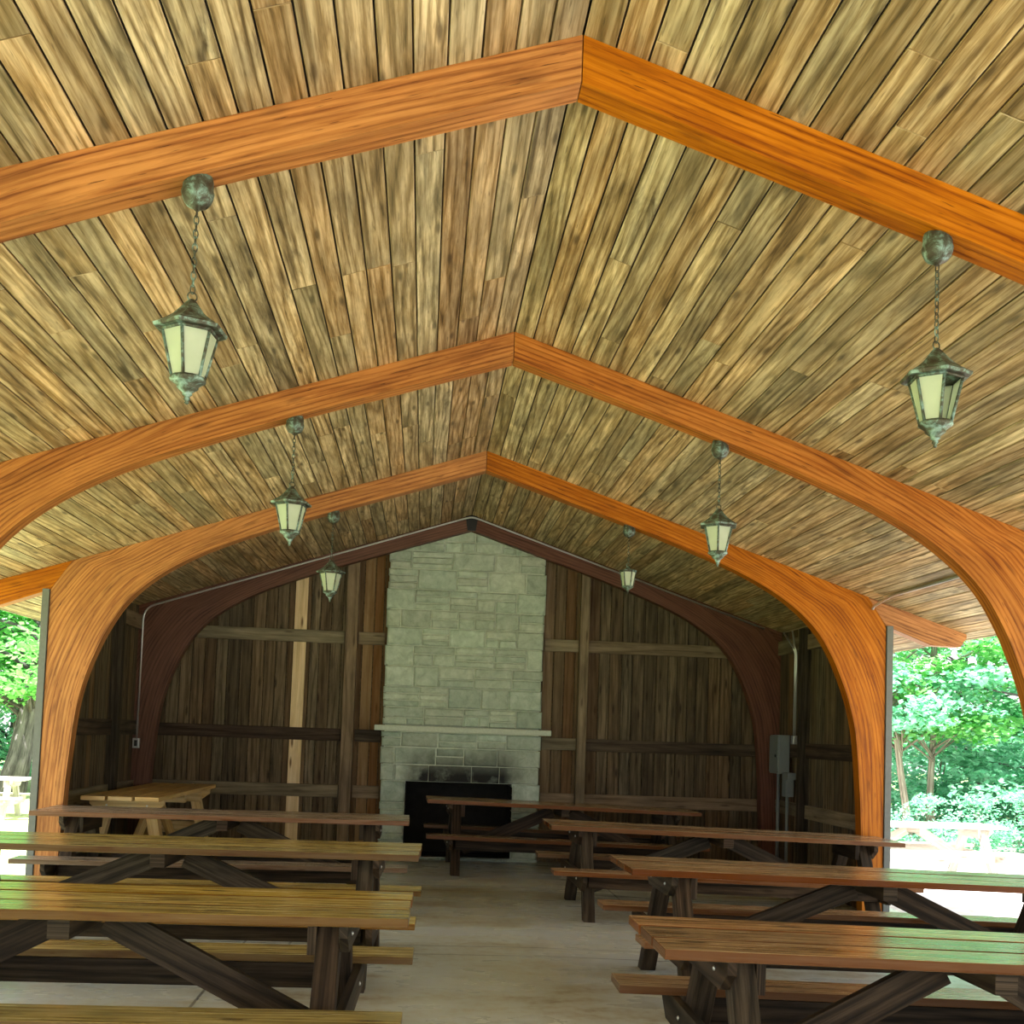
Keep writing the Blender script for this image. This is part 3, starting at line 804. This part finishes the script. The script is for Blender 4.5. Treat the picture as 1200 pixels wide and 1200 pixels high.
# ------------------------------------------------------------------ lanterns
def lantern(label, x, k, rot, missing=(), chain=True, small=False):
    y = YA[k] + TH / 2; zs = 3.994 - SL * abs(x)
    t = thing('hanging_lantern', label, 'lantern', (x, y, zs), (0, 0, rot), 'verdigris lanterns hanging under the arches')
    # canopy, cut to the slope of the beam
    mb = MB()
    prof = [(.050, .02), (.055, .0), (.056, -.035), (.060, -.045), (.057, -.06), (.050, -.078), (.046, -.084), (.040, -.092), (.020, -.101), (.008, -.112)]
    mb.lathe(prof, 20); mb.build('canopy', 'patina', t)
    z0 = 2.70 - zs + (.20 if small else 0)     # bottom of the finial
    za = z0 + .385 if not small else z0 + .26  # apex
    zt = -.108
    ln = (zt - (za + .03)); nl = max(3, int(ln / .026)); mb = MB()
    for i in range(nl):
        a = i % 2
        mb.torus((0, 0, zt - ln * (i + .5) / nl), .0085, .0026, (1, 0, 0) if a else (0, 1, 0), (0, 0, 1), 12, 5, ln / nl * .66 / .0085)
    mb.torus((0, 0, za + .016), .017, .003, (1, 0, 0), (0, 0, 1), 16, 6)
    mb.build('chain', 'patina', t)
    bt, bb = z0 + .268, z0 + .095                # glass body top and bottom
    rt_, rb = (.100, .058) if not small else (.074, .05)
    if small: bt, bb = z0 + .215, z0 + .07
    hexv = lambda r, i: (r * math.cos(i * PI / 3), r * math.sin(i * PI / 3))
    if not small:
        mb = MB(); mb.lathe([(.131, bt + .000), (.136, bt + .012), (.126, bt + .016), (.098, bt + .034), (.066, bt + .058), (.042, bt + .085), (.024, bt + .108), (.010, bt + .122)], 6, smooth=False)
        mb.build('lantern_roof', 'patina', t)
    else:
        mb = MB(); mb.lathe([(.082, bt), (.084, bt + .010), (.03, bt + .022), (.010, bt + .05)], 6, smooth=False); mb.build('lantern_cap', 'patina', t)
    mb = MB()
    for i in range(6):
        x0, y0 = hexv(rt_, i); x1, y1 = hexv(rb, i); xa, ya = hexv(rt_, i + 1); xb, yb = hexv(rb, i + 1)
        mb.tube([(x0, y0, bt), (x1, y1, bb)], .0062, 6)
        mb.tube([(x0, y0, bt - .004), (xa, ya, bt - .004)], .0065, 6); mb.tube([(x1, y1, bb), (xb, yb, bb)], .0075, 6)
    mb.build('lantern_frame', 'patina', t)
    for i in range(6):
        if i in missing: continue
        s = .985
        P = []
        for r, z, j in ((rt_ * s, bt - .002, i), (rt_ * s, bt - .002, i + 1), (rb * s, bb, i + 1), (rb * s, bb, i)):
            a, b = hexv(r, j); P.append((a, b, z))
        am = (i + .5) * PI / 3
        mb = MB(); mb.prism(P, (-.003 * math.cos(am), -.003 * math.sin(am), 0)); mb.build('pane', 'glass', t)
    mb = MB()
    if not small:
        mb.lathe([(.064, bb + .004), (.066, bb - .008), (.048, bb - .020), (.036, bb - .030), (.040, bb - .034), (.030, bb - .042), (.016, bb - .052), (.019, bb - .058), (.010, bb - .066), (.013, bb - .075), (.006, bb - .084), (.009, bb - .089), (.002, bb - .095)], 12)
    else:
        mb.lathe([(.055, bb + .004), (.056, bb - .006), (.04, bb - .016), (.02, bb - .028), (.012, bb - .045), (.003, bb - .07)], 12)
    mb.build('finial', 'patina', t)
    mb = MB(); mb.lathe([(.012, bt - .005), (.012, bt - .06), (.016, bt - .065), (.016, bt - .12), (.006, bt - .135)], 10)
    mb.build('bulb_holder', 'patina', t)
    return t
lantern('large green-bronze lantern hanging from the nearest arch on the left', -1.40, 0, math.radians(25))
lantern('large green-bronze lantern with a missing pane hanging from the nearest arch on the right', 1.42, 0, math.radians(22), missing=(4,))
lantern('green-bronze lantern hanging from the second arch on the left', -1.40, 1, math.radians(22))
lantern('green-bronze lantern hanging from the second arch on the right', 1.41, 1, math.radians(15))
lantern('small-looking green lantern hanging before the back wall, left of the chimney', -1.40, 2, math.radians(5))
lantern('dark narrow lantern without a roof hanging right of the chimney', 1.38, 2, math.radians(-10), small=True)

# ------------------------------------------------------------------ conduits and electrical boxes
yc = YA[3] - .0125
def arcpts(path, rad, n=5):
    path = [Vector(p) for p in path]; out = [path[0]]
    for i in range(1, len(path) - 1):
        a = (path[i - 1] - path[i]); b = (path[i + 1] - path[i]); r = min(rad, a.length * .45, b.length * .45)
        p0 = path[i] + a.normalized() * r; p1 = path[i] + b.normalized() * r
        for k in range(n + 1):
            t = k / n; out.append(p0 * (1 - t) ** 2 + path[i] * 2 * t * (1 - t) + p1 * t * t)
    out.append(path[-1]); return out
dz = .022
mb = MB(); mb.tube(arcpts([(-3.83, yc, 1.33), (-3.83, yc, roofz(3.83) - dz - .03), (-.10, yc, roofz(.10) - dz), (0, YA[3] - .026, 4.15), (.10, yc, roofz(.10) - dz), (3.66, yc, roofz(3.66) - dz - .015)], .14), .011, 8)
tag(mb.build('conduit', 'steel'), 'thin grey conduit along the dark back arch and down its left post', 'conduit')
t = thing('outlet_box', 'small grey outlet box at the foot of the conduit on the back left post', 'outlet box', (-3.83, YA[3], 1.28))
MB().board((0, -.025, 0), (0, 0, .115), (.075, 0, 0), (0, .048, 0)).build('box', 'steel', t, bevel=.004)
MB().board((0, -.052, 0), (0, 0, .07), (.035, 0, 0), (0, .006, 0)).build('socket', 'black', t)
yy2 = YA[2] - .014
mb = MB(); mb.tube(arcpts([(3.74, yy2, 2.85), (3.74, yy2 - .02, 2.875), (3.76, yy2 - .35, roofz(3.76) - .016), (3.76, YA[1] + TH + .01, roofz(3.76) - .016)], .12), .013, 8)
tag(mb.build('conduit', 'steel'), 'grey conduit running along the ceiling boards by the right eave', 'conduit')
xs_ = 3.838
t = thing('electrical_panel', 'grey electrical panel on the right side wall of the enclosed end', 'electrical panel', (xs_, 12.74, 1.41))
MB().board((-.065, 0, 0), (0, 0, .46), (0, .34, 0), (.13, 0, 0)).build('cabinet', 'grey', t, bevel=.006)
pdoor = MB().board((-.136, 0, 0), (0, 0, .43), (0, .31, 0), (.012, 0, 0)).build('panel_door', 'grey', t, bevel=.003)
mb = MB(); mb.lathe([(.018, 0), (.018, .012), (.01, .016)], 12); o = mb.build('latch', 'black', pdoor); o.location = (-.142, -.09, -.02); o.rotation_euler = (0, -PI / 2, 0)
t2 = thing('meter_box', 'small grey meter box below the electrical panel', 'meter box', (xs_, 12.44, 1.06))
MB().board((-.05, 0, .10), (0, 0, .08), (0, .20, 0), (.10, 0, 0)).build('hood', 'grey', t2, bevel=.005)
MB().board((-.05, .03, -.04), (0, 0, .20), (0, .13, 0), (.10, 0, 0)).build('box', 'grey', t2, bevel=.005)
t3 = thing('junction_box', 'small grey junction box on the conduits beside the electrical panel', 'junction box', (xs_ , 12.33, 1.585))
MB().board((-.03, 0, 0), (0, 0, .10), (0, .09, 0), (.06, 0, 0)).build('box', 'steel', t3, bevel=.004)
for k, (a, b) in enumerate(((12.36, 12.70), (12.31, 12.40))):
    mb = MB(); mb.tube(arcpts([(xs_ - .03, a, 1.64), (xs_ - .03, a, 2.60), (xs_ - .055, a, 2.66), (xs_ - .055, b, 2.86)], .1), .011, 8)
    tag(mb.build('conduit', 'steel'), ('grey conduit rising from the junction box, bent back at the top', 'grey conduit rising straight from the junction box to the ceiling')[k], 'conduit')
for k, (a, zt_) in enumerate(((12.80, 1.175), (12.47, .915))):
    mb = MB(); mb.tube([(xs_ - .055, a, floorz(W)), (xs_ - .055, a, zt_)], .02, 10)
    tag(mb.build('conduit', 'grey'), ('grey pipe from the floor up to the electrical panel', 'grey pipe from the floor up to the meter box')[k], 'pipe')

# ------------------------------------------------------------------ trees
def leaf_cloud(mb, c, rad, n, size, flat=.45, b=0.0, rng=RND):
    c = Vector(c)
    for _ in range(n):
        while True:
            p = Vector((rng.uniform(-1, 1), rng.uniform(-1, 1), rng.uniform(-1, 1)))
            if p.length < 1: break
        p = p * (0.35 + .65 * p.length)
        p = Vector((p.x * rad, p.y * rad, p.z * rad * flat)) + c
        nn = Vector((rng.gauss(0, .5), rng.gauss(0, .5), 1)).normalized()
        a = rng.uniform(0, 2 * PI); x = nn.cross(Vector((math.cos(a), math.sin(a), .1))).normalized(); y = nn.cross(x)
        s = size * rng.uniform(.65, 1.25); droop = nn * (-.22 * s)
        o = len(mb.v)
        mb.v += [p - y * s * .55, p + x * s * .42 - y * s * .1 + droop * .4, p + y * s * .55 + droop, p - x * s * .42 - y * s * .1 + droop * .4]
        mb.face([o, o + 1, o + 2, o + 3], [(0, 0)] * 4, (rng.random(), 0, 0))
def make_tree(name, label, h, crown_r, low, trunk_r, lean=(0, 0), leaf='leaf', bark='bark', clumps=40, per=110, size=.14, seed=1, lay=1.0, cat='tree', group='trees at the edge of the woods'):
    rng = random.Random(seed)
    t = thing(name, label, cat, group=group)
    tip = Vector((lean[0], lean[1], h * .93))
    path = [Vector((0, 0, -.1))]
    for i in range(1, 9):
        f = i / 8; path.append(tip * f + Vector((math.sin(f * 5 + seed) * .10, math.cos(f * 4 + seed) * .10, 0)) * (1 if i < 8 else 0))
    mb = MB(); mb.tube(path, trunk_r, 10, radii=[trunk_r * (1.25 - .25 * min(1, i)) * (1 - .75 * i / 8) for i in range(9)])
    lv = MB()
    for k in range(clumps):
        f = rng.random() ** 1.7
        z = low + (h - low) * f
        rr = crown_r * (math.sin(PI * min(1, .18 + .8 * f)) ** .7) * rng.uniform(.35, 1.0)
        an = rng.uniform(0, 2 * PI)
        base = tip * min(1, max(.12, (z - .5) / h)); c = Vector((base.x + rr * math.cos(an), base.y + rr * math.sin(an), z))
        if k < clumps * .6:
            mb.tube([base, (base + c) / 2 + Vector((0, 0, .15)), c], .02, 5, radii=[trunk_r * .28, trunk_r * .18, .008])
        leaf_cloud(lv, c, rng.uniform(.5, .95) * (crown_r / 2.2) ** .5, per, size, rng.uniform(.25, .5) * lay, rng=rng)
    mb.build('trunk', bark, t); lv.build('foliage', leaf, t)
    return t
GZ = -.42
def put(t, x, y, rz=0.0, s=1.0, z=GZ):
    t.location = (x, y, z); t.rotation_euler = (0, 0, rz); t.scale = (s, s, s); return t
def dupe(t, label, x, y, rz, s=1.0, z=GZ):
    c = copy_tree(t); c['label'] = label; return put(c, x, y, rz, s, z)

A = make_tree('slim_tree', 'slim pale-trunked young tree nearest the right orange post, slightly leaning', 6.2, 2.2, 2.3, .085, lean=(-.45, .2), clumps=56, per=130, seed=3)
put(A, 9.75, 22.2)
B = make_tree('slim_tree', 'slim straight pale-trunked young tree right of the leaning one', 6.4, 2.2, 2.3, .085, lean=(.0, .3), leaf='leaf2', clumps=56, per=130, seed=5)
put(B, 10.5, 22.6)
Cc = make_tree('maple_tree', 'broad maple with low layered branches at the right picture edge', 6.6, 3.6, 1.0, .16, lean=(.3, 0), clumps=85, per=150, seed=8, bark='barkdark', size=.15, lay=.45)
put(Cc, 13.3, 22.0)
D = make_tree('forest_tree', 'tall dark-trunked tree behind the slim trees on the right', 9.5, 3.4, 1.6, .17, lean=(.4, .3), clumps=75, per=130, seed=12, bark='barkdark', size=.17, leaf='leafdark')
put(D, 14.2, 29)
for i, (x, y, rz, s, lb) in enumerate([
        (10.5, 31, 1.2, .95, 'leafy tree deep in the woods behind the right orange post'),
        (18.2, 27.5, 2.6, 1.0, 'leafy tree in the woods hidden partly by the broad maple'),
        (18.0, 35, 4.0, 1.15, 'tall tree far back in the right woods, behind the broad maple'),
        (13.0, 37.5, 5.1, 1.1, 'tall tree far back in the right woods, between two dark trunks')]):
    dupe(D, lb, x, y, rz, s)
dupe(Cc, 'second broad maple farther back, right of the first one', 17.0, 23.5, 2.0, .95)
E_ = make_tree('forest_tree', 'dark leaning trunk of a big tree seen beside the left orange post', 9, 3.4, 2.4, .30, lean=(1.6, .4), clumps=75, per=130, seed=21, bark='barkdark', leaf='leaf2', size=.17, group='trees beyond the left side')
put(E_, -10.3, 27.0)
for i, (x, y, rz, s, lb) in enumerate([
        (-13.6, 28.5, 1.0, .9, 'leafy tree at the left picture edge beyond the outdoor table'),
        (-11.6, 35, 3.0, 1.1, 'tall tree far back beyond the left orange post'),
        (-16.2, 37, 4.4, 1.1, 'tall tree far back at the left picture edge')]):
    c = dupe(E_, lb, x, y, rz, s)
dupe(Cc, 'low-branched maple beyond the left outdoor table', -12.0, 31.5, 1.0, .95)['group'] = 'trees beyond the left side'

S = make_tree('leafy_shrub', 'leafy shrub at the foot of the slim trees on the right', 1.9, 1.15, .25, .03, clumps=34, per=60, size=.12, seed=31, cat='shrub', group='shrubs along the edge of the woods', leaf='leaf')
put(S, 9.6, 23.6)
for x, y, rz, s, lb in [
        (11.4, 24.2, 1.1, 1.15, 'leafy shrub behind the right outdoor table'),
        (13.2, 23.9, 2.0, 1.0, 'leafy shrub right of the right outdoor table'),
        (15.0, 24.6, 3.2, 1.2, 'leafy shrub under the broad maple'),
        (16.8, 25.2, 4.0, 1.2, 'leafy shrub farthest right under the second maple'),
        (10.6, 26.2, 5.0, 1.4, 'larger shrub in the shade behind the slim trees'),
        (13.4, 26.8, .5, 1.5, 'larger shrub in the shade behind the broad maple'),
        (7.6, 19.6, .4, .50, 'low shrub beside the left end of the right outdoor table'),
        (8.7, 19.2, 1.4, .55, 'low shrub seen under the top of the right outdoor table'),
        (9.8, 19.5, 2.4, .55, 'low shrub just past the right end of the outdoor table'),
        (11.0, 19.9, 3.4, .60, 'low shrub at the right picture edge by the gravel'),
        (12.2, 20.6, 4.4, .70, 'low shrub in front of the broad maple trunk'),
        (-12.9, 29.8, 1.3, 1.25, 'leafy shrub beyond the left outdoor table'),
        (-11.2, 29.6, 2.3, 1.3, 'leafy shrub beside the leaning dark trunk on the left'),
        (-14.6, 30.5, 3.3, 1.4, 'leafy shrub at the left picture edge')]:
    dupe(S, lb, x, y, rz, s)
